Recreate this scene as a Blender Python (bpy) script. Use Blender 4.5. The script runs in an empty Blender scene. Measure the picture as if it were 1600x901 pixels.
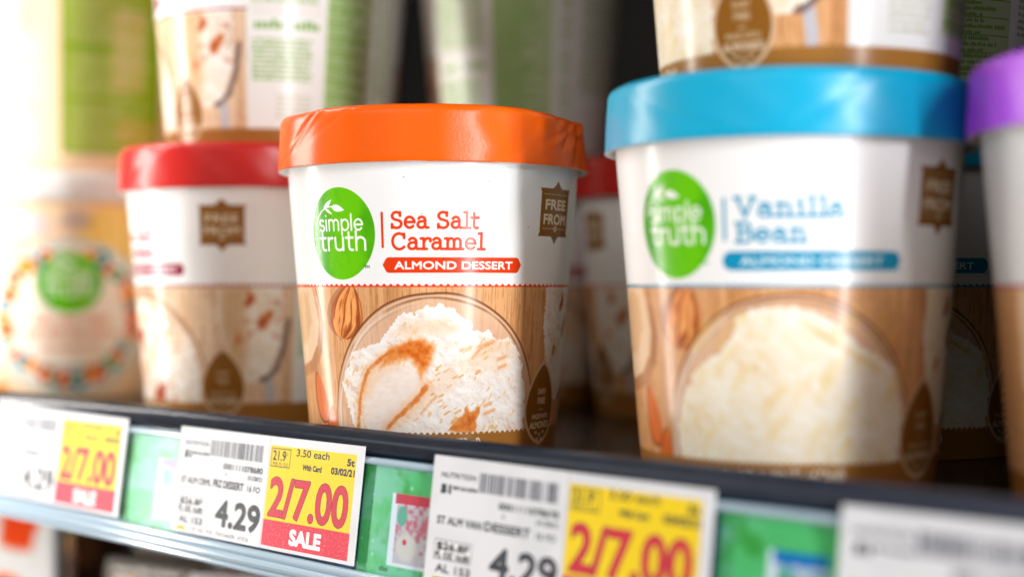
import bpy, bmesh, math, random
import numpy as np
from mathutils import Vector, Matrix

random.seed(7)
R = math.radians
scene = bpy.context.scene
COL = scene.collection

# ------------------------------------------------------------------ camera
# metres; z = 0 is the top of the shelf the tubs stand on
cam_d = bpy.data.cameras.new('camera')
cam = bpy.data.objects.new('camera', cam_d)
COL.objects.link(cam)
cam.location = (0, 0, 0.053)
cam.rotation_euler = (R(90), 0, 0)
cam_d.sensor_width = 36
cam_d.lens = 50
cam_d.shift_y = -5.5 / 1600
cam_d.clip_start = 0.01
cam_d.clip_end = 50
cam_d.dof.use_dof = True
cam_d.dof.focus_distance = 0.417
cam_d.dof.aperture_fstop = 4.0
cam_d.dof.aperture_blades = 0
scene.camera = cam

# ------------------------------------------------------------------ light
world = bpy.data.worlds.new('World')
scene.world = world
world.use_nodes = True
bg = world.node_tree.nodes['Background']
bg.inputs['Color'].default_value = (1.0, 0.84, 0.72, 1)
bg.inputs['Strength'].default_value = 0.27


def area(name, loc, target, sx, sy, power, color):
    l = bpy.data.lights.new(name, 'AREA')
    l.shape = 'RECTANGLE'
    l.size = sx
    l.size_y = sy
    l.energy = power
    l.color = color
    o = bpy.data.objects.new(name, l)
    COL.objects.link(o)
    o.location = loc
    d = Vector(target) - Vector(loc)
    o.rotation_euler = d.to_track_quat('-Z', 'Y').to_euler()
    return o


# vertical light strips on the freezer door posts, left and right, and the ceiling light of the aisle
area('strip_light_left', (-0.43, 0.54, 0.17), (-0.15, 0.60, 0.09), 0.030, 0.80, 3.5, (1.0, 0.96, 0.90))
area('strip_light_right', (0.50, -0.42, 0.12), (0.0, 0.42, 0.05), 0.03, 0.9, 10.4, (0.97, 0.985, 1.0))
area('aisle_light', (-0.75, -1.0, 0.95), (0.0, 0.45, 0.0), 1.3, 0.7, 4.2, (0.96, 0.98, 1.0))

scene.view_settings.view_transform = 'Standard'
scene.view_settings.look = 'None'
scene.view_settings.exposure = 0.08
scene.view_settings.gamma = 1.0
scene.view_settings.use_curve_mapping = False
scene.render.engine = 'CYCLES'
scene.cycles.use_denoising = True
scene.cycles.max_bounces = 8

# ------------------------------------------------------------------ shelf frame
SD = Vector((-0.7266, 0.6870, 0))      # along the shelf, to the far left
ND = Vector((-0.6870, -0.7266, 0))     # out of the freezer
O0 = Vector((-0.0215, 0.389, 0))


def W(u, o, z):
    """shelf coordinates (along, outward, up) in metres to world"""
    return O0 + SD * u + ND * o + Vector((0, 0, z))


SHELF_ROT = math.atan2(-SD.y, -SD.x)    # world rotation whose +X runs to the near right along the shelf


# ------------------------------------------------------------------ object helpers
def link(name, me, mats=None, parent=None):
    o = bpy.data.objects.new(name, me)
    COL.objects.link(o)
    if mats is not None:
        for m in (mats if isinstance(mats, (list, tuple)) else [mats]):
            me.materials.append(m)
    if parent is not None:
        o.parent = parent
    return o


def thing(name, label, cat, loc=(0, 0, 0), rz=0, group=None):
    o = bpy.data.objects.new(name, None)
    COL.objects.link(o)
    o.empty_display_size = 0.02
    o.location = loc
    o.rotation_euler = (0, 0, rz)
    tag(o, label, cat, group)
    return o


def tag(o, label, cat, group=None):
    o['label'] = label
    o['category'] = cat
    if group:
        o['group'] = group
    return o


def mesh_from(verts, faces, uvs=None, smooth=False, mi=None):
    me = bpy.data.meshes.new('mesh')
    me.from_pydata([tuple(v) for v in verts], [], faces)
    if uvs is not None:
        ul = me.uv_layers.new(name='UVMap')
        fl = [c for f in uvs for uv in f for c in uv]
        ul.data.foreach_set('uv', fl)
    if mi is not None:
        me.polygons.foreach_set('material_index', mi)
    if smooth:
        me.polygons.foreach_set('use_smooth', [True] * len(me.polygons))
    me.update()
    return me


def lathe(prof, seg=128, warp=None, vcap=None, closed=False, zmax=None):
    """revolve (r, z) profile; UV u = angle (front at 0.5), v = z / zmax; warp(phi, r, z) -> r, z"""
    verts, faces, uvs = [], [], []
    n = len(prof)
    for j in range(seg):
        ph = -math.pi + 2 * math.pi * j / seg
        for (r, z) in prof:
            rr, zz = (r, z) if warp is None else warp(ph, r, z)
            verts.append((rr * math.sin(ph), -rr * math.cos(ph), zz))
    zm = zmax or prof[-1][1] or 1
    for j in range(seg):
        k = (j + 1) % seg
        for i in range(n if closed else n - 1):
            i2 = (i + 1) % n
            faces.append((j * n + i, k * n + i, k * n + i2, j * n + i2))
            u0, u1 = j / seg, (j + 1) / seg
            v0, v1 = prof[i][1] / zm, prof[i2][1] / zm
            uvs.append(((u0, v0), (u1, v0), (u1, v1), (u0, v1)))
    return mesh_from(verts, faces, uvs, smooth=True)


def box_mesh(x0, x1, y0, y1, z0, z1, bev=0.0):
    bm = bmesh.new()
    bmesh.ops.create_cube(bm, size=1)
    for v in bm.verts:
        v.co = Vector((x0 if v.co.x < 0 else x1, y0 if v.co.y < 0 else y1, z0 if v.co.z < 0 else z1))
    if bev:
        bmesh.ops.bevel(bm, geom=list(bm.edges), offset=bev, segments=2, affect='EDGES', profile=0.6)
    me = bpy.data.meshes.new('mesh')
    bm.to_mesh(me)
    bm.free()
    return me


def sweep(prof, u0, u1, nu=2, closed=True, jig=None):
    """extrude an (outward, up) profile along the shelf direction"""
    verts, faces = [], []
    n = len(prof)
    for j in range(nu):
        u = u0 + (u1 - u0) * j / (nu - 1)
        for (o, z) in prof:
            verts.append(W(u, o, z))
    for j in range(nu - 1):
        for i in range(n if closed else n - 1):
            i2 = (i + 1) % n
            faces.append((j * n + i, (j + 1) * n + i, (j + 1) * n + i2, j * n + i2))
    if closed:
        faces.append(tuple(range(n)))
        faces.append(tuple((nu - 1) * n + i for i in reversed(range(n))))
    return mesh_from(verts, faces)


# ------------------------------------------------------------------ printed artwork (painted by code)
def hashn(ix, iy, seed):
    h = (ix.astype(np.int64) * 374761393 + iy.astype(np.int64) * 668265263 + seed * 974711) & 0x7fffffff
    h = ((h ^ (h >> 13)) * 1274126177) & 0x7fffffff
    h = (h ^ (h >> 16)) & 0xffff
    return h.astype(np.float32) / 65535.0


def vnoise(x, y, seed=0):
    x0 = np.floor(x)
    y0 = np.floor(y)
    fx = x - x0
    fy = y - y0
    fx = fx * fx * (3 - 2 * fx)
    fy = fy * fy * (3 - 2 * fy)
    a = hashn(x0, y0, seed)
    b = hashn(x0 + 1, y0, seed)
    c = hashn(x0, y0 + 1, seed)
    d = hashn(x0 + 1, y0 + 1, seed)
    return (a * (1 - fx) + b * fx) * (1 - fy) + (c * (1 - fx) + d * fx) * fy


def fbm(x, y, seed=0, oct=4):
    s = 0
    a = 0.5
    t = 0
    for k in range(oct):
        s = s + a * vnoise(x, y, seed + 17 * k)
        t += a
        x = x * 2.03 + 5.2
        y = y * 2.03 + 1.3
        a *= 0.5
    return s / t


def sm(e0, e1, x):
    t = np.clip((x - e0) / (e1 - e0), 0, 1)
    return t * t * (3 - 2 * t)


def c255(*c):
    return np.array(c, np.float32) / 255.0


_tc = {}


def text_tris(s):
    """triangles of a text in the built-in font, in units of its cap height; returns tris, width"""
    if s in _tc:
        return _tc[s]
    c = bpy.data.curves.new('t', 'FONT')
    c.body = s
    c.size = 1.0
    c.resolution_u = 4
    o = bpy.data.objects.new('t', c)
    COL.objects.link(o)
    bpy.context.view_layer.update()
    ev = o.evaluated_get(bpy.context.evaluated_depsgraph_get())
    me = ev.to_mesh()
    me.calc_loop_triangles()
    v = np.array([p.co[:2] for p in me.vertices], np.float32).reshape(-1, 2)
    t = np.array([lt.vertices[:] for lt in me.loop_triangles], np.int64).reshape(-1, 3)
    ev.to_mesh_clear()
    bpy.data.objects.remove(o)
    bpy.data.curves.remove(c)
    CAP = 0.70
    tr = v[t] / CAP if len(t) else np.zeros((0, 3, 2), np.float32)
    x0 = tr[:, :, 0].min() if len(t) else 0
    x1 = tr[:, :, 0].max() if len(t) else 1
    tr = tr - np.array([x0, 0], np.float32)
    _tc[s] = (tr, x1 - x0)
    return _tc[s]


class Canvas:
    def __init__(self, s0, s1, z0, z1, ppm, base=(255, 255, 255)):
        self.s0, self.z0, self.ppm = s0, z0, ppm
        self.w = int(round((s1 - s0) * ppm))
        self.h = int(round((z1 - z0) * ppm))
        self.S, self.Z = np.meshgrid(s0 + (np.arange(self.w) + .5) / ppm, z0 + (np.arange(self.h) + .5) / ppm)
        self.S = self.S.astype(np.float32)
        self.Z = self.Z.astype(np.float32)
        self.rgb = np.ones((self.h, self.w, 3), np.float32) * c255(*base)

    def win(self, a, b, c, d):
        i0 = max(0, int((a - self.s0) * self.ppm))
        i1 = min(self.w, int((b - self.s0) * self.ppm) + 2)
        j0 = max(0, int((c - self.z0) * self.ppm))
        j1 = min(self.h, int((d - self.z0) * self.ppm) + 2)
        return slice(j0, max(j0, j1)), slice(i0, max(i0, i1))

    def fill(self, m, col, sl=None):
        tgt = self.rgb if sl is None else self.rgb[sl]
        col = c255(*col) if isinstance(col, tuple) else col
        m = np.clip(m, 0, 1)[..., None].astype(np.float32)
        tgt[...] = tgt * (1 - m) + col * m

    def rect(self, a, b, c, d, col, m=1.0):
        sl = self.win(a, b, c, d)
        S, Z = self.S[sl], self.Z[sl]
        k = .5 / self.ppm
        mk = (np.clip((S - a) / k / 2 + .5, 0, 1) * np.clip((b - S) / k / 2 + .5, 0, 1) *
              np.clip((Z - c) / k / 2 + .5, 0, 1) * np.clip((d - Z) / k / 2 + .5, 0, 1))
        self.fill(mk * m, col, sl)

    def poly_mask(self, pts, S, Z):
        ins = np.zeros(S.shape, bool)
        n = len(pts)
        for i in range(n):
            x1, y1 = pts[i]
            x2, y2 = pts[(i + 1) % n]
            if y1 == y2:
                continue
            cnd = ((y1 > Z) != (y2 > Z)) & (S < (x2 - x1) * (Z - y1) / (y2 - y1) + x1)
            ins ^= cnd
        return ins

    def poly(self, pts, col, soft=None, warp=0.0, wf=1.0, seed=0, alpha=1.0):
        """filled polygon; soft edge by signed distance when soft is given; warped outline"""
        pts = [tuple(p) for p in pts]
        xs = [p[0] for p in pts]
        ys = [p[1] for p in pts]
        mg = 1 + warp * 2 + (soft or 0)
        sl = self.win(min(xs) - mg, max(xs) + mg, min(ys) - mg, max(ys) + mg)
        S, Z = self.S[sl], self.Z[sl]
        if S.size == 0:
            return None
        if warp:
            S2 = S + warp * (fbm(S * wf, Z * wf, seed) - .5) * 2
            Z2 = Z + warp * (fbm(S * wf + 40, Z * wf + 9, seed + 5) - .5) * 2
        else:
            S2, Z2 = S, Z
        ins = self.poly_mask(pts, S2, Z2)
        d = np.full(S.shape, 1e9, np.float32)
        for i in range(len(pts)):
            d = np.minimum(d, segdist(S2, Z2, pts[i], pts[(i + 1) % len(pts)]))
        sd = np.where(ins, d, -d)
        sf = soft if soft else .5 / self.ppm
        m = sm(-sf, sf, sd)
        if col is not None:
            self.fill(m * alpha, col, sl)
        return sl, m, sd

    def stroke(self, pts, w, col, soft=None, alpha=1.0):
        xs = [p[0] for p in pts]
        ys = [p[1] for p in pts]
        sf = soft if soft else .6 / self.ppm
        mg = w + sf + .2
        sl = self.win(min(xs) - mg, max(xs) + mg, min(ys) - mg, max(ys) + mg)
        S, Z = self.S[sl], self.Z[sl]
        if S.size == 0:
            return
        d = np.full(S.shape, 1e9, np.float32)
        for i in range(len(pts) - 1):
            d = np.minimum(d, segdist(S, Z, pts[i], pts[i + 1]))
        self.fill((1 - sm(w / 2 - sf, w / 2 + sf, d)) * alpha, col, sl)

    def ell(self, cx, cy, rx, ry, col, soft=None, alpha=1.0):
        sf = (soft if soft else .6 / self.ppm) / min(rx, ry)
        sl = self.win(cx - rx * 1.3 - 1, cx + rx * 1.3 + 1, cy - ry * 1.3 - 1, cy + ry * 1.3 + 1)
        S, Z = self.S[sl], self.Z[sl]
        q = np.sqrt(((S - cx) / rx) ** 2 + ((Z - cy) / ry) ** 2)
        self.fill((1 - sm(1 - sf, 1 + sf, q)) * alpha, col, sl)

    def text(self, s, x, y, h, col, width=None, bold=0.0, align='l', alpha=1.0, outline=None, spk=0.0):
        """text with cap height h at baseline y; width squeezes it to fit"""
        tr, w = text_tris(s)
        if len(tr) == 0:
            return
        kx = h if width is None else width / w
        tot = w * kx
        x = x - (tot if align == 'r' else tot / 2 if align == 'c' else 0)
        P = tr * np.array([kx, h], np.float32) + np.array([x, y], np.float32)
        mg = 1.0 + bold
        lo = P.min((0, 1))
        hi = P.max((0, 1))
        sl = self.win(lo[0] - mg, hi[0] + mg, lo[1] - mg, hi[1] + mg)
        sub = self.S[sl]
        if sub.size == 0:
            return
        SS = 2
        H, Wd = sub.shape
        x0 = self.s0 + sl[1].start / self.ppm
        y0 = self.z0 + sl[0].start / self.ppm
        g = np.zeros((H * SS, Wd * SS), bool)
        Q = (P - np.array([x0, y0], np.float32)) * self.ppm * SS - .5
        for a, b, c in Q:
            i0 = max(0, int(math.floor(min(a[0], b[0], c[0]))))
            i1 = min(Wd * SS - 1, int(math.ceil(max(a[0], b[0], c[0]))))
            j0 = max(0, int(math.floor(min(a[1], b[1], c[1]))))
            j1 = min(H * SS - 1, int(math.ceil(max(a[1], b[1], c[1]))))
            if i1 < i0 or j1 < j0:
                continue
            X = np.arange(i0, i1 + 1)[None, :]
            Y = np.arange(j0, j1 + 1)[:, None]
            d1 = (b[0] - a[0]) * (Y - a[1]) - (b[1] - a[1]) * (X - a[0])
            d2 = (c[0] - b[0]) * (Y - b[1]) - (c[1] - b[1]) * (X - b[0])
            d3 = (a[0] - c[0]) * (Y - c[1]) - (a[1] - c[1]) * (X - c[0])
            m = ((d1 >= 0) & (d2 >= 0) & (d3 >= 0)) | ((d1 <= 0) & (d2 <= 0) & (d3 <= 0))
            g[j0:j1 + 1, i0:i1 + 1] |= m

        def dil(g, r):
            if r <= 0:
                return g
            o = g.copy()
            n = int(math.ceil(r))
            for dy in range(-n, n + 1):
                for dx in range(-n, n + 1):
                    if dx * dx + dy * dy <= r * r:
                        o |= np.roll(np.roll(g, dy, 0), dx, 1)
            return o
        rb = bold * self.ppm * SS
        gi = dil(g, rb)
        if outline:
            go = dil(g, rb + outline[1] * self.ppm * SS)
            self.fill(go.reshape(H, SS, Wd, SS).mean((1, 3)), outline[0], sl)
        m = gi.reshape(H, SS, Wd, SS).mean((1, 3))
        if spk:
            m = m * (1 - spk * (vnoise(self.S[sl] * 5, self.Z[sl] * 5, 3) > .62))
        self.fill(m * alpha, col, sl)

    def image(self, name):
        im = bpy.data.images.new(name, self.w, self.h)
        px = np.ones((self.h, self.w, 4), np.float32)
        px[..., :3] = np.clip(self.rgb, 0, 1)
        im.pixels.foreach_set(px.ravel())
        im.update()
        im.pack()
        return im


def segdist(S, Z, a, b):
    ax, ay = a
    bx, by = b
    dx, dy = bx - ax, by - ay
    L = dx * dx + dy * dy
    t = 0 if L == 0 else np.clip(((S - ax) * dx + (Z - ay) * dy) / L, 0, 1)
    return np.hypot(S - ax - t * dx, Z - ay - t * dy).astype(np.float32)


# stroke letters: x-height 1, cap height 1.42; each glyph = (advance, [strokes], [thin slabs])
def arc(cx, cy, rx, ry, a0, a1, n=14):
    return [(cx + rx * math.cos(R(a0 + (a1 - a0) * i / n)), cy + ry * math.sin(R(a0 + (a1 - a0) * i / n))) for i in range(n + 1)]


SLAB = {
    'S': (1.12, [arc(.5, 1.07, .36, .33, 40, 250) + arc(.5, .37, .40, .36, 75, -140)[2:], [(.80, 1.38), (.80, 1.08)], [(.12, .34), (.12, .02)]]),
    'e': (1.02, [arc(.46, .5, .38, .48, 0, 318) , [(.10, .52), (.84, .52)]]),
    'a': (1.02, [arc(.42, .66, .28, .32, 150, 0) + [(.70, .12), (.80, .02), (.95, .04)], [(.70, .60), (.40, .58)] + arc(.38, .30, .28, .28, 90, 270)[1:] + [(.50, .03), (.70, .20)]]),
    'l': (.62, [[(.10, 1.40), (.32, 1.44), (.32, .02)], [(.06, .02), (.60, .02)]]),
    't': (.76, [[(.28, 1.32), (.28, .30)] + arc(.50, .28, .22, .27, 180, 300), [(.04, .94), (.66, .94)]]),
    'C': (1.30, [arc(.66, .70, .54, .70, 48, 316), [(1.06, 1.36), (1.06, 1.00)]]),
    'r': (.86, [[(.06, .94), (.28, .96), (.28, .02)], [(.06, .02), (.52, .02)], [(.28, .62)] + arc(.62, .62, .30, .34, 170, 60), [(.78, .92), (.80, .70)]]),
    'm': (1.62, [[(.06, .94), (.26, .96), (.26, .02)], [(.06, .02), (.48, .02)], [(.26, .64)] + arc(.52, .66, .24, .30, 170, 0) + [(.76, .02)], [(.58, .02), (.96, .02)], [(.76, .64)] + arc(1.02, .66, .25, .30, 170, 0) + [(1.27, .02)], [(1.09, .02), (1.50, .02)]]),
    'n': (1.12, [[(.06, .94), (.26, .96), (.26, .02)], [(.06, .02), (.48, .02)], [(.26, .64)] + arc(.54, .66, .25, .30, 170, 0) + [(.79, .02)], [(.60, .02), (1.0, .02)]]),
    'i': (.62, [[(.08, .94), (.32, .96), (.32, .02)], [(.06, .02), (.58, .02)], [(.30, 1.30), (.32, 1.30)]]),
    'V': (1.30, [[(.16, 1.40), (.62, .02), (1.10, 1.40)], [(.0, 1.40), (.36, 1.40)], [(.9, 1.40), (1.26, 1.40)]]),
    'B': (1.18, [[(.26, 1.40), (.26, .02)], [(.06, 1.40), (.60, 1.40)] + arc(.60, 1.08, .32, .32, 90, -90) + [(.26, .76)], [(.60, .76)] + arc(.62, .39, .38, .37, 90, -90) + [(.06, .02)]]),
    ' ': (.62, []),
}
THIN = {
    's': (.70, [arc(.33, .74, .24, .24, 35, 250, 8) + arc(.33, .25, .26, .25, 80, -145, 8)[1:]]),
    'i': (.32, [[(.12, .98), (.12, .02)], [(.12, 1.34), (.12, 1.36)]]),
    'm': (1.28, [[(.12, .98), (.12, .02)], [(.12, .6)] + arc(.36, .66, .24, .32, 180, 0) + [(.60, .02)], [(.60, .6)] + arc(.84, .66, .24, .32, 180, 0) + [(1.08, .02)]]),
    'p': (.90, [[(.12, .98), (.12, -.42)], arc(.44, .5, .32, .48, 0, 360, 20)]),
    'l': (.32, [[(.12, 1.44), (.12, .02)]]),
    'e': (.86, [arc(.42, .5, .34, .48, 0, 320), [(.08, .5), (.76, .5)]]),
    't': (.66, [[(.26, 1.36), (.26, .26)] + arc(.46, .26, .20, .24, 180, 290, 8), [(.04, .96), (.54, .96)]]),
    'r': (.58, [[(.12, .98), (.12, .02)], [(.12, .58)] + arc(.40, .58, .28, .38, 180, 75, 8)]),
    'u': (.90, [[(.12, .98), (.12, .36)] + arc(.42, .36, .30, .34, 180, 360) + [(.72, .98)], [(.72, .4), (.72, .02)]]),
    'h': (.90, [[(.12, 1.44), (.12, .02)], [(.12, .6)] + arc(.42, .62, .30, .36, 180, 0) + [(.72, .02)]]),
}


def stroke_text(cv, s, x, y, xh, w, col, width, font=SLAB):
    adv = sum(font[c][0] for c in s)
    kx = width / (adv - .1)
    for c in s:
        a, st = font[c]
        for p in st:
            cv.stroke([(x + px * kx, y + py * xh) for px, py in p], w, col)
        x += a * kx


SMAX = math.pi * 42      # half of the label length, mm (drawn at the mean radius)
LABH = 88.7              # label height, mm
BROWN = (146, 94, 30)
CREAM = (238, 222, 196)


def scallops(cv, z, col, a=None, b=None, amp=.55, pitch=2.0):
    a = -SMAX if a is None else a
    b = SMAX if b is None else b
    sl = cv.win(a, b, z - 2, z + 2)
    S, Z = cv.S[sl], cv.Z[sl]
    ph = (S / pitch) - np.round(S / pitch)
    r = amp
    bump = np.sqrt(np.clip(r * r - (ph * pitch) ** 2, 0, None))
    return sl, S, Z, bump


def wood(cv, base, dark, light, sl, seed=0):
    S, Z = cv.S[sl], cv.Z[sl]
    wv = S + .8 * fbm(S * .12, Z * .05, seed + 3)
    g = fbm(wv * 1.1, Z * .03, seed, 4)
    g2 = fbm(wv * 5.0, Z * .12, seed + 9, 3)
    big = fbm(S * .05, Z * .03, seed + 21, 2)
    c = c255(*base) * np.ones(S.shape + (3,), np.float32)
    k = sm(.45, .75, g)[..., None] * .75
    c = c * (1 - k) + c255(*dark) * k
    k = sm(.5, .72, big)[..., None] * .8
    c = c * (1 - k) + c255(*light) * k
    pores = (sm(.66, .74, fbm(wv * 3.2, Z * .22, seed + 33, 2)))[..., None] * .35
    c = c * (1 - pores) + c255(150, 92, 40) * pores
    c = c * (1 + (g2[..., None] - .5) * .16)
    cv.rgb[sl] = c


def cream(cv, pts, fl, seed, smooth_zone=True):
    """a scoop photographed from above: outline pts; fl = palette"""
    r = cv.poly(pts, None, warp=1.3, wf=.55, seed=seed)
    sl, m, sd = r
    S, Z = cv.S[sl], cv.Z[sl]
    S2 = S + .6 * (fbm(S * 1.6, Z * 1.6, seed + 2) - .5)
    Z2 = Z + .6 * (fbm(S * 1.6 + 7, Z * 1.6, seed + 4) - .5)
    ins = cv.poly_mask(pts, S2 + 1.3 * (fbm(S * .55, Z * .55, seed) - .5) * 2, Z2 + 1.3 * (fbm(S * .55 + 40, Z * .55 + 9, seed + 5) - .5) * 2)
    m = np.maximum(ins * 1.0, 0)
    # diagonal scrape ridges running from lower left to upper right
    u = (S * .55 + Z * .83)
    v = (S * .83 - Z * .55)
    lump = fbm(S * .38, Z * .38, seed + 8, 3)
    fine = fbm(S * 2.2, Z * 2.2, seed + 12, 4)
    ridg = fbm(u * .14 + lump * .7, v * .62, seed + 15, 4)
    big = fbm(S * .12, Z * .12, seed + 77, 3)
    ridge_zone = sm(.42, .58, fbm(S * .09, Z * .09, seed + 81, 2))
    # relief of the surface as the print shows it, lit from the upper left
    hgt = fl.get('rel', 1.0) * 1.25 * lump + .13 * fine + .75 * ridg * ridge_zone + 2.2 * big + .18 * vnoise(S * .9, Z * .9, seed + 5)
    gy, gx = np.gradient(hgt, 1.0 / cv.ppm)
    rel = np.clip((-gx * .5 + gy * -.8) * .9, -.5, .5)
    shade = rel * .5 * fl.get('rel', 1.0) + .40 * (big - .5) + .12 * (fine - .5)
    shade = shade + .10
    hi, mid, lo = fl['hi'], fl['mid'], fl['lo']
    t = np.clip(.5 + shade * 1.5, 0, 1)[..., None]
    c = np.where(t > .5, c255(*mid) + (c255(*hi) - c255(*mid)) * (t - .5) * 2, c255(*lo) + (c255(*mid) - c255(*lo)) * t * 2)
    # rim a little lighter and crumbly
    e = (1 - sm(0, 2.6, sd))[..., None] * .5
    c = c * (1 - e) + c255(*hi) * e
    # small coloured flecks in the ridges
    fleck = sm(.63, .70, fbm(u * .5, v * 1.1, seed + 31, 3)) * sm(.50, .62, fbm(S * .11, Z * .11, seed + 40, 2))
    fk = (fleck * (.6 if fl.get('rel', 1) == 1 else .25))[..., None]
    c = c * (1 - fk) + c255(*fl['fleck']) * fk
    cv.fill(m, c, sl)


def caramel(cv, pts, cols, seed, soft=.5, alpha=.95):
    r = cv.poly(pts, None, soft=soft, warp=.9, wf=.7, seed=seed)
    sl, m, sd = r
    S, Z = cv.S[sl], cv.Z[sl]
    n = fbm(S * .8, Z * .8, seed, 4)[..., None]
    k = np.clip(sm(.3, .7, n) * .6 + (1 - sm(0, 2.2, sd))[..., None] * .5, 0, 1)
    c = c255(*cols[0]) * (1 - k) + c255(*cols[1]) * k
    core = sm(0, 2.0, sd)[..., None] * .0
    halo = (1 - sm(.2, 1.8, sd))[..., None] * .45
    c = c * (1 - halo) + c255(*cols[1]) * halo + core
    cv.fill(m * alpha, c, sl)


def cstroke(cv, pts, w, cols, alpha=.85, soft=.45):
    rng = random.Random(int(abs(pts[0][0] * 10)))
    fine = []
    for (a, b) in zip(pts[:-1], pts[1:]):
        for k in range(5):
            t = k / 5
            fine.append((a[0] + (b[0] - a[0]) * t + rng.uniform(-.16, .16), a[1] + (b[1] - a[1]) * t + rng.uniform(-.16, .16)))
    cv.stroke(fine, w * 2.4, cols[1], soft=w, alpha=alpha * .5)
    for (a, b) in zip(fine[:-1], fine[1:]):
        cv.stroke([a, b], w * rng.uniform(.5, 1.15), cols[0], soft=soft * .6, alpha=alpha * rng.uniform(.35, .8))


def almond(cv, cx, cy, L, wd, ang, seed=0):
    """a whole almond, tip down"""
    sl = cv.win(cx - L, cx + L, cy - L, cy + L)
    S, Z = cv.S[sl], cv.Z[sl]
    a = R(ang)
    x = (S - cx) * math.cos(a) + (Z - cy) * math.sin(a)
    y = -(S - cx) * math.sin(a) + (Z - cy) * math.cos(a)
    t = np.clip(y / L + .5, 0, 1)
    hw = wd / 2 * np.power(np.clip(np.sin(np.pi * np.power(t, .72)), 0, 1), .62)
    q = np.abs(x) / np.maximum(hw, 1e-3)
    ins = (y > -L / 2) & (y < L / 2) & (q < 1)
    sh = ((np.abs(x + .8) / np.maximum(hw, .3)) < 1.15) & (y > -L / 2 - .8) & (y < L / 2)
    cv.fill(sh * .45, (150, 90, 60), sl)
    xx = x / np.maximum(hw, .2)
    gro = fbm(xx * 7.5 + .35 * np.sin(y * .5), y * .16, seed + 3, 3)
    fine = fbm(xx * 11, y * .35, seed + 5, 3)
    c = c255(252, 168, 98) * np.ones(S.shape + (3,), np.float32)
    k = sm(.50, .62, gro)[..., None] * .8
    c = c * (1 - k) + c255(206, 112, 52) * k
    k = (sm(.58, .64, fbm(xx * 6.5 + .35 * np.sin(y * .5) + 11, y * .14, seed + 7, 2)))[..., None] * .55
    c = c * (1 - k) + c255(110, 46, 16) * k
    c = c * (.88 + .26 * fine[..., None])
    e = sm(.72, 1.0, q)[..., None] * .55
    c = c * (1 - e) + c255(160, 62, 26) * e
    cv.fill(ins * 1.0, c, sl)


def badge(cv, cx, cz):
    w, h = 8.3, 7.2
    pts = [(cx - w, cz - h), (cx - 2.2, cz - h), (cx - 1.2, cz - h - .8), (cx, cz - h - 2.4), (cx + 1.2, cz - h - .8), (cx + 2.2, cz - h), (cx + w, cz - h),
           (cx + w - .6, cz - h + 1.2), (cx + w - .6, cz + h - 1.2), (cx + w, cz + h), (cx + 2.6, cz + h), (cx + 1.3, cz + h + .9), (cx, cz + h + 2.4), (cx - 1.3, cz + h + .9), (cx - 2.6, cz + h),
           (cx - w, cz + h), (cx - w + .6, cz + h - 1.2), (cx - w + .6, cz - h + 1.2)]
    cv.poly(pts, BROWN)
    for dz in (5.4, -4.9):
        k = 0
        x = cx - 6.4
        while x < cx + 6.4:
            cv.rect(x, x + .34, cz + dz - .12, cz + dz + .16, CREAM)
            x += .62
    cv.ell(cx, cz - 4.9, 1.0, 1.0, BROWN)
    for a in range(0, 360, 60):
        cv.ell(cx + .62 * math.cos(R(a)), cz - 4.9 + .62 * math.sin(R(a)), .3, .3, CREAM)
    cv.text('FREE', cx, cz + .9, 3.0, CREAM, width=11.2, bold=.16, align='c')
    cv.text('FROM', cx, cz - 3.5, 3.0, CREAM, width=12.2, bold=.16, align='c')


def drop(cv, cx, cz):
    """tear-shaped almond seal, cx, cz = middle"""
    def shape(k):
        p = []
        for sgn in (1, -1):
            for i in range(25):
                t = i / 24 if sgn > 0 else 1 - i / 24
                hw = 8.9 * max(0.0, math.sin(math.pi * t ** .80)) ** .72
                p.append((cx + sgn * hw * k, cz + (t * 26.0 - 12.2) * k))
        return p
    cv.poly(shape(1.0), (224, 192, 156))
    cv.poly(shape(.90), BROWN)
    cv.text('DAIRY', cx, cz + 3.3, 1.7, CREAM, width=5.0, bold=.06, align='c')
    cv.text('FREE', cx, cz + .4, 1.9, CREAM, width=4.6, bold=.06, align='c')
    cv.rect(cx - 1.2, cx + 1.2, cz - 1.5, cz - 1.25, CREAM)
    cv.text('MADE WITH', cx, cz - 4.2, 1.5, CREAM, width=9.6, bold=.05, align='c')
    cv.text('ALMONDS', cx, cz - 7.0, 2.0, CREAM, width=11.6, bold=.1, align='c')
    for dx, dz in ((-2.2, -8.3), (2.2, -8.3), (0, -9.0), (-1.2, -10.3), (1.2, -10.3)):
        cv.ell(cx + dx, cz + dz, .8, .45, CREAM)
        cv.ell(cx + dx, cz + dz, .45, .18, BROWN)


def leaf(cv, p0, p1, w, col):
    """a pointed leaf from p0 to p1"""
    dx, dy = p1[0] - p0[0], p1[1] - p0[1]
    L = math.hypot(dx, dy)
    nx, ny = -dy / L, dx / L
    a, b = [], []
    for i in range(9):
        t = i / 8
        h = w / 2 * math.sin(math.pi * t ** .8)
        a.append((p0[0] + dx * t + nx * h, p0[1] + dy * t + ny * h))
        b.append((p0[0] + dx * t - nx * h, p0[1] + dy * t - ny * h))
    cv.poly(a + b[::-1], col)


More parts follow.
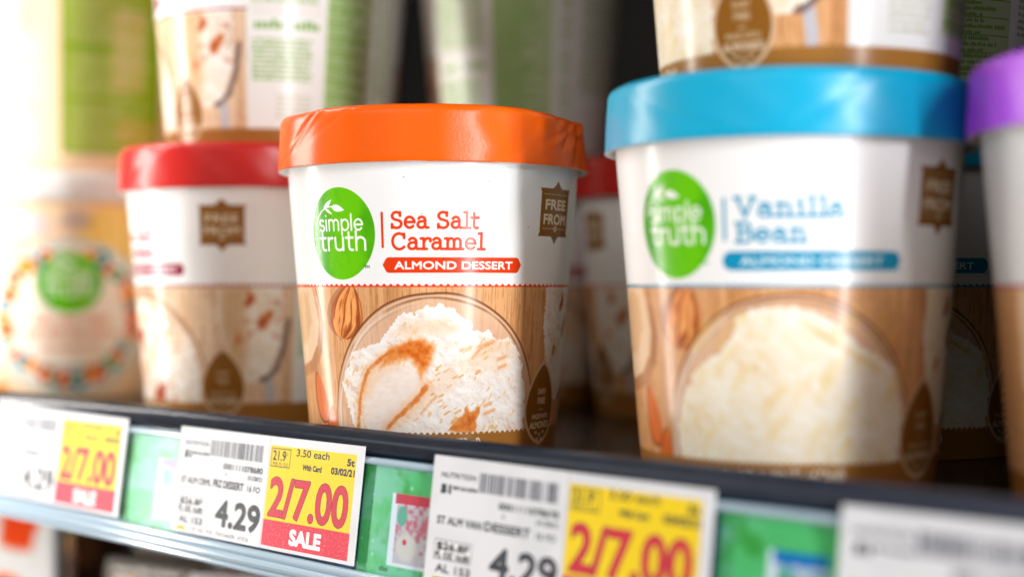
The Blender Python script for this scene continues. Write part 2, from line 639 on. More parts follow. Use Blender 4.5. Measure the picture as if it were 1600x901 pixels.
def logo(cv, cx, cz, rx, rz):
    g0 = c255(108, 206, 0)
    sl = cv.win(cx - rx - 1, cx + rx + 1, cz - rz - 1, cz + rz + 1)
    S, Z = cv.S[sl], cv.Z[sl]
    q = np.sqrt(((S - cx) / rx) ** 2 + ((Z - cz) / rz) ** 2)
    n = fbm(S * .35, Z * .25, 5, 3)
    k = np.clip(sm(.25, 1.0, np.abs((S - cx) / rx - .1)) * .8 + (n - .5) * .7, 0, 1)[..., None]
    c = g0 * (1 - k) + c255(58, 158, 14) * k
    spk = (vnoise(S * 4.5, Z * 2.6, 4) > .86) * sm(.5, .7, fbm(S * .2, Z * .2, 6, 2))
    c = c * (1 - .35 * spk[..., None])
    cv.fill(1 - sm(1 - .08 / rx, 1 + .08 / rx, q), c, sl)
    Wt = (255, 255, 255)
    k = rx / 12.4
    stroke_text(cv, 'simple', cx - 8.9 * k, cz + .9 * k, 3.5 * k, .62 * k, Wt, 17.2 * k, THIN)
    stroke_text(cv, 'truth', cx - 9.0 * k, cz - 5.3 * k, 4.1 * k, .78 * k, Wt, 18.4 * k, THIN)
    # sprig
    st = [(cx - 10.6 * k, cz + 2.6 * k), (cx - 9.3 * k, cz + 5.2 * k), (cx - 7.2 * k, cz + 7.3 * k), (cx - 4.6 * k, cz + 8.4 * k), (cx - 2.6 * k, cz + 8.5 * k)]
    cv.stroke(st, .42 * k, Wt)
    leaf(cv, (cx - 3.0 * k, cz + 8.5 * k), (cx + 2.2 * k, cz + 7.2 * k), 2.2 * k, Wt)
    leaf(cv, (cx - 6.6 * k, cz + 7.6 * k), (cx - 2.6 * k, cz + 10.8 * k), 1.5 * k, Wt)
    leaf(cv, (cx - 5.8 * k, cz + 8.0 * k), (cx - 2.6 * k, cz + 6.0 * k), .9 * k, Wt)


def greek(cv, x0, x1, z, h, col, rng, word=2.2):
    """a line of text too small to read: word-length bars broken into letters"""
    x = x0
    while x < x1 - .6:
        w = min(x1 - x, word * (.4 + rng.random()))
        xx = x
        while xx < x + w:
            cv.rect(xx, xx + h * .42, z, z + h * (.7 + .3 * (rng.random() > .6)), col, .85)
            xx += h * .62
        x += w + h * .55


def back_panel(cv, x0, x1, rng):
    G = (92, 158, 22)
    cv.rect(x0, x1, 9.6, LABH, (246, 246, 242))
    x = x0 + 2
    cv.rect(x, x + 26, 50.5, 86, (222, 214, 205), .25)
    for k, (a, b) in enumerate(((x + 1, x + 11), (x + 15, x + 24))):
        greek(cv, a, b, 45.6, 3.4, G, rng, 9)
    for i in range(9):
        greek(cv, x, x + 22, 41 - i * 1.75, 1.25, G, rng)
    for i in range(16):
        greek(cv, x, x + 24, 84 - i * 1.9, 1.3, G, rng)
    for i in range(5):
        greek(cv, x + 9, x + 22, 21 - i * 1.9, 1.0, (176, 176, 130), rng)
    x2 = x + 28
    # nutrition table
    cv.rect(x2, x2 + 26, 14, 84, (186, 212, 146), .75)
    for i in range(38):
        z = 81.5 - i * 1.78
        greek(cv, x2 + 1, x2 + 12 + 12 * rng.random(), z, 1.2, G, rng)
        if i % 3 == 0:
            cv.rect(x2 + .6, x2 + 25.4, z - .35, z - .12, G)
    cv.text('Nutrition Facts', x2 + 1, 84.2, 2.6, G, width=24, bold=.15)
    x3 = x2 + 30
    for i in range(30):
        if i % 7 == 5:
            continue
        greek(cv, x3, x3 + 20 + 9 * rng.random(), 80 - i * 2.05, 1.25, G, rng)
    cv.rect(x3 + 6, x3 + 24, 12, 20, (250, 250, 250))
    xx = x3 + 7
    while xx < x3 + 23:
        w = rng.choice((.2, .3, .5))
        cv.rect(xx, xx + w, 13, 19.4, (40, 60, 30))
        xx += w + rng.choice((.25, .4, .6))


PICT = {
    'caramel': dict(acc=(236, 62, 14), hi=(255, 253, 249), mid=(244, 230, 220), lo=(212, 180, 160), fleck=(236, 178, 96), title=('Sea Salt', 'Caramel'), tw=(24.3, 26.0), car=((206, 92, 14), (238, 146, 68))),
    'vanilla': dict(rel=.8, acc=(14, 148, 190), hi=(255, 251, 238), mid=(250, 234, 206), lo=(230, 196, 148), fleck=(240, 196, 92), title=('Vanilla', 'Bean'), tw=(25.0, 16.5), car=((232, 180, 80), (244, 214, 140))),
    'cherry': dict(acc=(150, 24, 58), hi=(252, 246, 238), mid=(240, 226, 208), lo=(216, 188, 156), fleck=(196, 92, 60), title=('Sea Salt', 'Caramel'), tw=(24.3, 26.0), car=((160, 48, 30), (210, 120, 90))),
    'berry': dict(acc=(200, 60, 120), hi=(255, 248, 246), mid=(238, 214, 196), lo=(210, 150, 110), fleck=(214, 110, 60), title=('Vanilla', 'Bean'), tw=(25.0, 16.5), car=((214, 110, 30), (236, 160, 90))),
}
SCOOP = [(-26.2, 9), (-26.2, 10.8), (-29, 17), (-30.8, 24.5), (-27.6, 29.5), (-26.4, 33.2), (-20.7, 34.6), (-17.0, 36.4), (-12.8, 39.8), (-10.4, 43.6), (-7.7, 45.2), (-5.4, 44.6), (-2.1, 46.4), (1.5, 47.4), (5.0, 46.6), (8.0, 44.2), (10.6, 42.6),
         (12.0, 40.2), (15, 39.8), (17.8, 39.2), (18.6, 37.4), (22.0, 37.3), (25.0, 36.7), (27.2, 33.8), (28.8, 29), (30.4, 22.5), (31.5, 16.0), (30.6, 9)]
SCOOP_V = [(-30, 9), (-30.5, 18), (-28.0, 27), (-22, 33), (-17, 36.5), (-13, 40), (-12, 44.5), (-8, 47), (0, 47.6), (7, 46.8), (13, 43), (17, 38.5), (23, 36.5), (28, 32), (31, 24), (31.5, 15), (30.6, 9)]


def paint_label(flavour, ppm):
    p = PICT[flavour]
    rng = random.Random(3)
    cv = Canvas(-SMAX, SMAX, 0, LABH, ppm, (250, 250, 250))
    # ---- photo area
    sl = cv.win(-SMAX, SMAX, 0, 52.6)
    if flavour == 'cherry':
        wood(cv, (238, 208, 178), (218, 172, 130), (246, 226, 204), sl, 2)
    else:
        wood(cv, (232, 174, 122), (202, 138, 82), (246, 208, 166), sl, 2)
    # wooden dish and almond pieces on the left
    cv.poly([(-66, 52.6), (-60, 52.6), (-44, 52.6), (-40, 47), (-37.6, 40), (-39, 33), (-45, 27), (-53, 25), (-66, 26)], (196, 136, 92), soft=.8, warp=.5, wf=.3)
    cv.poly([(-66, 52.6), (-60, 52.6), (-43.5, 52.6), (-41.5, 48), (-40.4, 41), (-42, 35), (-47, 30.5), (-55, 28), (-66, 29)], (240, 208, 172), soft=.5, warp=.5, wf=.4)
    cv.stroke([(-41.0, 52.6), (-39.0, 46), (-38.4, 40), (-40.5, 33)], .5, (150, 86, 54), soft=.3)
    cv.poly([(-60, 48), (-52, 52), (-46, 50), (-45, 42), (-50, 35), (-58, 34)], (226, 184, 140), soft=1.2, warp=.8, wf=.5)
    # almond slices, lower left
    for (ax, az, hw, hh, an) in ((-42.5, 19.0, 3.4, 8.0, 14), (-36.5, 11, 3.0, 6, -8)):
        ca, sa = math.cos(R(an)), math.sin(R(an))
        pts = [(ax + (hw * math.sin(t) * (1 - .35 * math.cos(t))) * ca - (hh * math.cos(t)) * sa, az + (hw * math.sin(t)) * sa + hh * math.cos(t) * ca) for t in np.linspace(0, 2 * math.pi, 24)]
        cv.poly(pts, (150, 76, 34), soft=.25)
        pts2 = [(ax + (x - ax) * .93 + .35, az + (y - az) * .93 + .2) for x, y in pts]
        r = cv.poly(pts2, None, soft=.25)
        s2, m, sd = r
        S, Z = cv.S[s2], cv.Z[s2]
        n = fbm(S * 1.6, Z * .25, 8, 3)[..., None]
        cv.fill(m, c255(226, 104, 42) * (1 - n * .5) + c255(244, 170, 110) * n * .5, s2)
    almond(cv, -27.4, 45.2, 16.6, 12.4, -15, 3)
    cv.rect(-34, -20, 52.6, 55, (250, 250, 250))
    # ---- glass bowl
    sl = cv.win(-38, 38, 0, 52.6)
    S, Z = cv.S[sl], cv.Z[sl]
    cx, cz, rx, rz = .6, 12, 34.6, 38.8
    q = np.sqrt(((S - cx) / rx) ** 2 + ((Z - cz) / rz) ** 2)
    ang = np.arctan2(Z - cz, S - cx)
    cv.fill((1 - sm(.995, 1.005, q)) * .55, (240, 210, 190), sl)
    wob = .012 * (fbm(ang * 3, ang * 0 + 2, 11, 2) - .5)
    ring = np.exp(-((q - .985 + wob) / .013) ** 2)
    cv.fill(ring * .8, (196, 142, 100), sl)
    ln = np.exp(-((q - .998 + wob * 1.5) / .0065) ** 2)
    dk = sm(.35, .6, fbm(ang * 2.2 + 3, q * 2, 14, 3))
    side = .45 + .55 * sm(.1, .8, np.sin(ang))
    cv.fill(ln * .95 * side, (104, 48, 18), sl)
    ln = np.exp(-((q - .962 - wob) / .010) ** 2)
    cv.fill(ln * .75 * dk * side, (140, 84, 44), sl)
    ln = np.exp(-((q - .977 + wob) / .0035) ** 2)
    cv.fill(ln * .8, (250, 236, 222), sl)
    ln = np.exp(-((q - .945 - wob * 2) / .008) ** 2) * sm(.1, -.6, np.cos(ang) + .2)
    cv.fill(ln * .8, (238, 236, 236), sl)
    ln = np.exp(-((q - .925 - wob * 2) / .006) ** 2) * sm(.0, -.5, np.cos(ang))
    cv.fill(ln * .5, (176, 142, 122), sl)
    inner = (1 - sm(.86, .96, q)) * sm(.7, .9, q)
    cv.fill(inner * .25, (214, 160, 128), sl)
    # ---- scoop
    pts = SCOOP if flavour in ('caramel', 'cherry') else SCOOP_V
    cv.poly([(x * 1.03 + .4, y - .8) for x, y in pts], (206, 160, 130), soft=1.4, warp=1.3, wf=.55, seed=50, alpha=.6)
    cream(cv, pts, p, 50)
    car = p['car']
    if flavour in ('caramel', 'cherry', 'berry'):
        # smooth scraped hollow
        r = cv.poly([(-23.5, 12), (-22.5, 20), (-19, 26), (-13, 29.5), (-7, 29), (-3.5, 25), (-6.5, 19), (-13, 12.5), (-18, 9)], None, soft=1.4, warp=.8, wf=.4, seed=4)
        s2, m, sd = r
        S, Z = cv.S[s2], cv.Z[s2]
        n = fbm(S * .5, Z * 1.2, 19, 4)[..., None]
        cv.fill(m * .85, c255(250, 238, 228) * n + c255(236, 216, 204) * (1 - n), s2)
        for pl, al in (([(-13, 38), (-6, 42), (2, 43), (8, 41), (4, 38.5), (-5, 38)], .55), ([(6, 30), (14, 36), (24, 36.6), (27, 33), (18, 32), (10, 27)], .5), ([(14, 30), (22, 33), (26, 29), (19, 27)], .4), ([(-2, 24), (5, 30), (9, 27), (1, 19), (-8, 12), (-12, 11)], .35), ([(-24, 22), (-20, 29), (-12, 33), (-8, 30), (-15, 27), (-20, 20)], .6)):
            cv.poly(pl, (246, 204, 164), soft=1.8, warp=1.6, wf=.35, seed=int(al * 100), alpha=al)
        caramel(cv, [(-13.5, 34.2), (-9, 36.2), (-4.0, 37.6), (0.1, 35.9), (-.2, 33.4), (-1.3, 29.5), (-3.6, 25.2), (-4.6, 28.6), (-6.8, 31.4), (-10.5, 31.4), (-14.6, 29.6), (-16.8, 28.6)], car, 61, soft=1.3)
        caramel(cv, [(-13.5, 34.2), (-9, 36.2), (-4.0, 37.6), (-3.8, 36.4), (-9, 34.4), (-13.6, 32.2)], ((176, 68, 10), (226, 120, 40)), 63, soft=.5, alpha=.6)
        cstroke(cv, [(-12, 34.0), (-15.5, 32.0), (-20.4, 28.2), (-22.4, 24), (-23.8, 19.6), (-24.7, 14), (-25, 9.8)], 1.2, ((216, 112, 36), (242, 170, 104)))
        cstroke(cv, [(-2.1, 23.6), (-4.4, 20.6), (-7.8, 17.4), (-11.6, 14), (-15.4, 10.6)], 1.5, ((218, 116, 40), (242, 166, 98)))
        cstroke(cv, [(.6, 20.4), (-2, 17.6), (-4.4, 15)], .5, car, .35)
        caramel(cv, [(4.4, 10.4), (6.5, 13.2), (9.0, 14.6), (10.2, 17.4), (11.6, 16.0), (14.5, 17.9), (13.8, 13.8), (12.9, 9.6)], car, 66, soft=.35)
        for k in range(30):
            t = rng.random()
            bx = -2 + 14 * rng.random() + (t - .5) * 10
            bz = 12 + t * 22
            L = .4 + 1.5 * rng.random()
            cv.stroke([(bx, bz), (bx + L * .85, bz + L * .5)], .35 + .35 * rng.random(), (232, 160, 70), soft=.2, alpha=.35 + .5 * rng.random())
        for (bx, bz, L) in ((13.5, 35, 4.6), (20, 31, 2.6), (20.4, 28.6, 2.4), (16, 17.5, 2.2), (16.2, 15.2, 3.2), (8, 34, 3)):
            cv.stroke([(bx, bz), (bx + L, bz + .35 * L)], .8, car[1], soft=.6, alpha=.7)
        cstroke(cv, [(10.8, 31), (14.5, 34.6), (20, 37.0)], .8, ((222, 150, 90), (240, 196, 150)), .6)
    else:
        for k in range(26):
            bx = -26 + 54 * rng.random()
            bz = 12 + 30 * rng.random()
            L = 1 + 3.2 * rng.random()
            cv.stroke([(bx, bz), (bx + L * .7, bz + L * 1.1), (bx + L * 1.5, bz + L * 1.9)], .9 + 1.6 * rng.random(), p['fleck'], soft=1.3, alpha=.12 + .25 * rng.random())
        cstroke(cv, [(4, 44), (10, 40), (17, 36), (24, 32)], .9, ((226, 172, 80), (240, 206, 140)), .5)
    # ---- second picture: a scoop on a spoon, right of the seals
    sp = [(38.5, 52.6), (38.8, 40), (40.5, 31), (44, 23), (50, 17), (57, 20), (61.5, 31), (62.5, 42), (62, 52.6)]
    cv.stroke([(57, 22), (58.5, 12), (58.0, 4)], 3.2, (196, 196, 204), soft=.8)
    cv.stroke([(64.8, 40), (63.2, 30), (60.5, 22), (56, 18.4), (51, 19)], 1.8, (120, 98, 96), soft=.8)
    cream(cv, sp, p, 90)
    if flavour == 'cherry':
        cv.poly([(39.5, 52.6), (39.8, 38), (43, 27), (48, 21), (50, 30), (49, 42), (50, 52.6)], (206, 160, 108), soft=3, warp=.8, wf=.4, alpha=.7)
    for (a, b, rr) in ((50.5, 47.5, 2.2), (55.4, 39.5, 2.6), (57.5, 41.5, 2.0), (46.4, 33, 1.2)):
        caramel(cv, [(a - rr, b - rr), (a + rr * .2, b - rr * 1.2), (a + rr, b + rr * .4), (a + .3 * rr, b + rr * 1.5), (a - rr * .5, b + rr)], ((166, 62, 20), (214, 126, 74)), int(a), soft=.5)
    # ---- base band
    sl, S, Z, bump = scallops(cv, 9.8, None, amp=.62, pitch=1.9)
    cv.fill(sm(-.12, .12, 9.4 + bump - Z), (166, 112, 50), sl)
    cv.rect(-SMAX, SMAX, 0, 9.3, (166, 112, 50))
    cv.text('16 FL OZ (1 PINT) (473ml)', -3, 6.0, 2.2, (252, 244, 230), width=36, bold=.1, align='c')
    # ---- back
    back_panel(cv, 67.5, SMAX, rng)
    cv.rect(-SMAX, -92, 9.6, LABH, (246, 246, 242))
    for i in range(20):
        greek(cv, -126, -98, 82 - i * 2.4, 1.3, (104, 158, 42), rng)
    # ---- scalloped line between the white top and the photo
    acc = p['acc']
    for (a, b) in ((-92, 67.5),):
        sl, S, Z, bump = scallops(cv, 52.6, None, a, b, amp=.5, pitch=2.05)
        cv.fill(((Z > 52.4) & (Z < 52.85 + bump)) * 1.0, acc, sl)
    # ---- front print
    logo(cv, -28.2, 68.1, 11.6, 13.5)
    cv.text('TM', -20.4, 57.9, .8, (40, 120, 30), width=1.7, bold=.05)
    cv.stroke([(-14.4, 64.0), (-14.4, 73.8)], .72, acc)
    stroke_text(cv, p['title'][0], -11.9, 69.4, 3.25, .80, acc, p['tw'][0])
    stroke_text(cv, p['title'][1], -11.9, 63.3, 3.25, .80, acc, p['tw'][1])
    if flavour in ('caramel', 'cherry'):
        cv.poly([(-14.6, 58.8), (-13.6, 60.6), (-13.0, 61.0), (25.0, 61.0), (25.6, 60.6), (26.6, 58.8), (25.6, 56.9), (25.0, 56.5), (-13.0, 56.5), (-13.6, 56.9)], acc)
        cv.text('ALMOND DESSERT', 6.2, 57.6, 2.2, (255, 255, 255), width=34.5, bold=.13, align='c')
    else:
        a = [(26.0 + 2.1 * math.cos(t), 58.8 + 2.3 * math.sin(t)) for t in np.linspace(-1.57, 1.57, 9)]
        b = [(-13 + 2.1 * math.cos(t), 58.8 + 2.3 * math.sin(t)) for t in np.linspace(1.57, 4.71, 9)]
        cv.poly(a + b, acc)
        cv.text('ALMOND DESSERT', 6.2, 57.8, 2.0, (235, 248, 252), width=34.0, bold=.08, align='c')
    for (a, b) in ((7.0, 76.6), (-3.2, 73.4), (15.2, 83.0), (28.6, 70.1), (-8.0, 84.0)):
        cv.ell(a, b, .2, .16, (130, 128, 126))
    badge(cv, 41.0, 74.8)
    drop(cv, 40.3, 16.6)
    return cv


def paint_floral(ppm):
    """round apricot container: flower wreath on the front, green facts panel on the back"""
    rng = random.Random(5)
    cv = Canvas(-SMAX, SMAX, 0, LABH, ppm, (248, 220, 186))
    S, Z = cv.S, cv.Z
    n = fbm(S * .06, Z * .05, 3, 3)
    cv.fill(sm(.4, .7, n) * .8, (250, 206, 150))
    cv.fill(sm(.5, .75, fbm(S * .05 + 9, Z * .06, 13, 3)), (246, 214, 184))
    cv.ell(22, 72, 15, 12, (246, 206, 106), soft=3)
    cv.ell(6, 78, 6, 4, (170, 150, 160), soft=2.4, alpha=.6)
    cv.ell(-16, 76, 10, 5, (206, 202, 216), soft=3)
    # wreath
    cx, cz = 4, 36
    q = np.hypot(S - cx, (Z - cz))
    cv.fill((1 - sm(33.4, 34.2, q)), (196, 216, 212))
    cv.fill((1 - sm(31.0, 31.6, q)), (250, 236, 220))
    for k in range(34):
        a = R(k * 360 / 34 + rng.random() * 5)
        rr = 27 + 2.5 * (rng.random() - .5)
        x, z = cx + rr * math.cos(a), cz + rr * math.sin(a)
        col = ((236, 78, 16), (30, 150, 176), (246, 136, 40), (226, 62, 14), (60, 170, 150))[k % 5]
        rp = 2.1 + rng.random() * 1.5
        for j in range(5):
            b = a + j * 2 * math.pi / 5
            cv.ell(x + rp * .8 * math.cos(b), z + rp * .8 * math.sin(b), rp * .55, rp * .55, col)
        cv.ell(x, z, rp * .4, rp * .4, (250, 220, 120))
    for i, (w, h) in enumerate(((30, 3.4), (36, 3.4), (24, 2.2))):
        x0 = cx - w / 2
        greek(cv, x0, x0 + w, 33 - i * 5.6, h, (226, 130, 90), rng, 10)
    greek(cv, cx - 15, cx + 15, 13, 2.4, (130, 186, 190), rng, 8)
    logo(cv, cx - .5, 51, 13.2, 13.2)
    cv.ell(-25, 5, 3.2, 3.2, (246, 150, 30))
    for (fx, fz) in ((-38, 20), (-44, 60), (40, 70), (46, 30)):
        cv.ell(fx, fz, 3.0, 3.6, (240, 170, 70), soft=.8)
    # back panel in green
    g = cv.win(80, 126, 8, 84)
    cv.fill(np.ones(cv.S[g].shape), (138, 176, 26), g)
    for i in range(40):
        if i in (14, 15, 27):
            continue
        greek(cv, 82, 82 + 40 * (.4 + .6 * rng.random()), 80 - i * 1.8, 1.2, (240, 232, 190), rng)
    cv.rect(100, 116, 36, 72, (222, 190, 150), .55)
    cv.rect(102, 124, 12, 24, (222, 180, 110), .5)
    return cv


# ------------------------------------------------------------------ materials
def new_mat(name):
    m = bpy.data.materials.new(name)
    m.use_nodes = True
    nt = m.node_tree
    return m, nt, nt.nodes['Principled BSDF']


def add_bump(nt, bsdf, scale, strength, dist=0.0002, detail=4, vec=None):
    tc = nt.nodes.new('ShaderNodeTexCoord')
    n = nt.nodes.new('ShaderNodeTexNoise')
    n.inputs['Scale'].default_value = scale
    n.inputs['Detail'].default_value = detail
    b = nt.nodes.new('ShaderNodeBump')
    b.inputs['Strength'].default_value = strength
    b.inputs['Distance'].default_value = dist
    nt.links.new(tc.outputs['Object'], n.inputs['Vector'])
    nt.links.new(n.outputs['Fac'], b.inputs['Height'])
    nt.links.new(b.outputs['Normal'], bsdf.inputs['Normal'])
    return n


def mat_plain(name, col, rough=.5, bump=None, metallic=0, coat=0, vary=0, vscale=60, spec=.5):
    m, nt, b = new_mat(name)
    c = tuple(((x / 255) / 12.92 if x / 255 < .04045 else ((x / 255 + .055) / 1.055) ** 2.4) for x in col)
    b.inputs['Base Color'].default_value = (*c, 1)
    b.inputs['Roughness'].default_value = rough
    b.inputs['Metallic'].default_value = metallic
    b.inputs['Coat Weight'].default_value = coat
    b.inputs['Specular IOR Level'].default_value = spec
    if bump:
        add_bump(nt, b, *bump)
    if vary:
        tc = nt.nodes.new('ShaderNodeTexCoord')
        n = nt.nodes.new('ShaderNodeTexNoise')
        n.inputs['Scale'].default_value = vscale
        n.inputs['Detail'].default_value = 5
        mx = nt.nodes.new('ShaderNodeMix')
        mx.data_type = 'RGBA'
        mx.inputs[6].default_value = (*[x * (1 - vary) for x in c], 1)
        mx.inputs[7].default_value = (*[min(1, x * (1 + vary)) for x in c], 1)
        nt.links.new(tc.outputs['Object'], n.inputs['Vector'])
        nt.links.new(n.outputs['Fac'], mx.inputs[0])
        nt.links.new(mx.outputs[2], b.inputs['Base Color'])
    return m


def mat_print(name, img, rough=.23, bump=(900, .14, .0001), coat=.0, spec=.30):
    m, nt, b = new_mat(name)
    t = nt.nodes.new('ShaderNodeTexImage')
    t.image = img
    t.extension = 'EXTEND'
    uv = nt.nodes.new('ShaderNodeUVMap')
    uv.uv_map = 'UVMap'
    nt.links.new(uv.outputs['UV'], t.inputs['Vector'])
    nt.links.new(t.outputs['Color'], b.inputs['Base Color'])
    b.inputs['Roughness'].default_value = rough
    b.inputs['Coat Weight'].default_value = coat
    b.inputs['Specular IOR Level'].default_value = spec
    if bump:
        add_bump(nt, b, *bump)
    return m


def mat_film(name, tint=(.92, .97, 1.0), refl=1.0, rough=.06):
    """clear plastic: transparent, with its own gloss"""
    m, nt, b = new_mat(name)
    out = nt.nodes['Material Output']
    tr = nt.nodes.new('ShaderNodeBsdfTransparent')
    tr.inputs['Color'].default_value = (*tint, 1)
    gl = nt.nodes.new('ShaderNodeBsdfGlossy')
    gl.inputs['Roughness'].default_value = rough
    fr = nt.nodes.new('ShaderNodeFresnel')
    fr.inputs['IOR'].default_value = 1.5
    mul = nt.nodes.new('ShaderNodeMath')
    mul.operation = 'MULTIPLY'
    mul.inputs[1].default_value = refl
    mx = nt.nodes.new('ShaderNodeMixShader')
    tc = nt.nodes.new('ShaderNodeTexCoord')
    n = nt.nodes.new('ShaderNodeTexNoise')
    n.inputs['Scale'].default_value = 70
    bp = nt.nodes.new('ShaderNodeBump')
    bp.inputs['Strength'].default_value = .12
    bp.inputs['Distance'].default_value = .001
    nt.links.new(tc.outputs['Object'], n.inputs['Vector'])
    nt.links.new(n.outputs['Fac'], bp.inputs['Height'])
    nt.links.new(bp.outputs['Normal'], gl.inputs['Normal'])
    nt.links.new(fr.outputs[0], mul.inputs[0])
    nt.links.new(mul.outputs[0], mx.inputs[0])
    nt.links.new(tr.outputs[0], mx.inputs[1])
    nt.links.new(gl.outputs[0], mx.inputs[2])
    nt.links.new(mx.outputs[0], out.inputs['Surface'])
    return m


CARD = mat_plain('white_paperboard', (240, 240, 238), .4)
LIDM = {
    'orange': mat_plain('orange_lid_paper', (255, 100, 0), .28, (1400, .28, .0002, 3), vary=.06, vscale=90, spec=.36),
    'blue': mat_plain('blue_lid_paper', (0, 176, 218), .30, (1400, .2, .0002, 3), vary=.04, vscale=40),
    'red': mat_plain('red_lid_paper', (206, 28, 22), .30, (1400, .2, .0002, 3), vary=.05, vscale=40),
    'purple': mat_plain('purple_lid_paper', (186, 66, 244), .34, (1400, .2, .0002, 3), vary=.05, vscale=40),
    'white': mat_plain('white_plastic_lid', (226, 226, 228), .35, (300, .05, .0002, 3)),
}
LABEL = {}
for fl, ppm in (('caramel', 10), ('vanilla', 7), ('cherry', 5), ('berry', 5)):
    LABEL[fl] = mat_print('printed_carton_' + fl, paint_label(fl, ppm).image('label_' + fl))
LABEL['floral'] = mat_print('printed_carton_floral', paint_floral(5).image('label_floral'))

# ------------------------------------------------------------------ setting: freezer
DARK = mat_plain('dark_freezer_wall', (13, 10, 9), .6, vary=.3, vscale=8)
SHELFM = mat_plain('dark_coated_shelf_metal', (30, 26, 24), .22, (500, .12, .0002, 4), vary=.3, vscale=30)


def slab(name, u0, u1, o0, o1, z0, z1, mat, bev=0):
    """box in shelf coordinates"""
    bm = bmesh.new()
    bmesh.ops.create_cube(bm, size=1)
    for v in bm.verts:
        v.co = W(u0 if v.co.x < 0 else u1, o0 if v.co.y < 0 else o1, z0 if v.co.z < 0 else z1)
    if bev:
        bmesh.ops.bevel(bm, geom=list(bm.edges), offset=bev, segments=2, affect='EDGES')
    bmesh.ops.recalc_face_normals(bm, faces=bm.faces)
    me = bpy.data.meshes.new('mesh')
    bm.to_mesh(me)
    bm.free()
    return link(name, me, mat)


U0, U1 = -0.34, 1.10
for nm, args in (('shelf', (U0, U1, -.46, -.0085, -.004, 0.0)),
                 ('upper_shelf', (U0, U1, -.46, -.02, .300, .312)),
                 ('lower_shelf', (U0, U1, -.46, -.01, -.160, -.152)),
                 ('freezer_back_wall', (U0, U1, -.475, -.461, -.6, .7)),
                 ('freezer_side_wall', (U1 + .001, U1 + .02, -.47, .02, -.6, .7)),
                 ('freezer_side_wall', (U0 - .02, U0 - .001, -.47, .02, -.6, .7))):
    o = slab(nm, *args, SHELFM if 'shelf' in nm else DARK)
    o['kind'] = 'structure'

# ------------------------------------------------------------------ shelf edge with ticket channel
rail = thing('shelf_edge_rail', 'black rounded shelf edge with a clear ticket channel below the row of tubs', 'shelf edge', (0, 0, 0))
BLACKP = mat_plain('black_glossy_bumper', (34, 40, 52), .24, (900, .30, .0001, 6), spec=.6, vary=.35, vscale=220)
prof = [(-.0084, -.004), (-.0084, .0085)]
for i in range(21):
    a = R(180 - i * 262 / 20)
    prof.append((-.0034 + .0050 * math.cos(a), .0076 + .0036 * math.sin(a)))
prof += [(-.0026, -.004)]
me = sweep(prof, U0, U1, 2)
me.polygons.foreach_set('use_smooth', [2 <= i % len(prof) <= 21 and i < len(prof) for i in range(len(me.polygons))])
o = link('bumper', me, BLACKP, rail)
BACKP = mat_plain('blue_grey_plastic_back', (96, 128, 160), .3)
CLEAR = mat_film('clear_plastic_cover', refl=.014, rough=.14)


def zo(z, extra=0.0):
    """outward position of the tilted ticket plane at height z"""
    return .0016 + (.0060 - z) * .135 + extra


pb = [(zo(.0040, -.0022), .0040), (zo(.0040, -.0030), .0040), (zo(-.0310, -.0030), -.0310), (zo(-.0310, -.0022), -.0310)]
link('back_strip', sweep(pb, U0, U1, 2), BACKP, rail)
pf = [(zo(.0052, -.0004), .0052), (zo(.0052, -.0008), .0052), (zo(-.0300, -.0008), -.0300), (zo(-.0300, -.0004), -.0300)]
link('clear_cover', sweep(pf, U0, U1, 2), CLEAR, rail)
# top hinge of the cover and the ribbed bottom lip in bluish plastic
LIPM = mat_plain('bluish_clear_plastic_lip', (176, 198, 214), .12, (500, .1, .0002, 3), spec=.8)
hp = [(zo(.0058, -.0004), .0036), (zo(.0058, -.0026), .0036), (zo(.0058, -.0026), .0002 + .0035), (zo(.0058, -.0024), .0039 + .0002), (zo(.0058, -.0006), .0041)]
link('top_lip', sweep([(zo(.004) - .0009 + .0012 * math.cos(R(a)), .0030 + .0011 * math.sin(R(a))) for a in range(0, 360, 30)], U0, U1, 2), LIPM, rail)
for k, (dz, rr, oo) in enumerate(((-.0288, .0014, .0000), (-.0313, .0015, .0007), (-.0338, .0012, .0003))):
    link('bottom_lip', sweep([(zo(-.030) + oo + rr * math.cos(R(a)), dz + rr * math.sin(R(a))) for a in range(0, 360, 30)], U0, U1, 2), LIPM, rail)


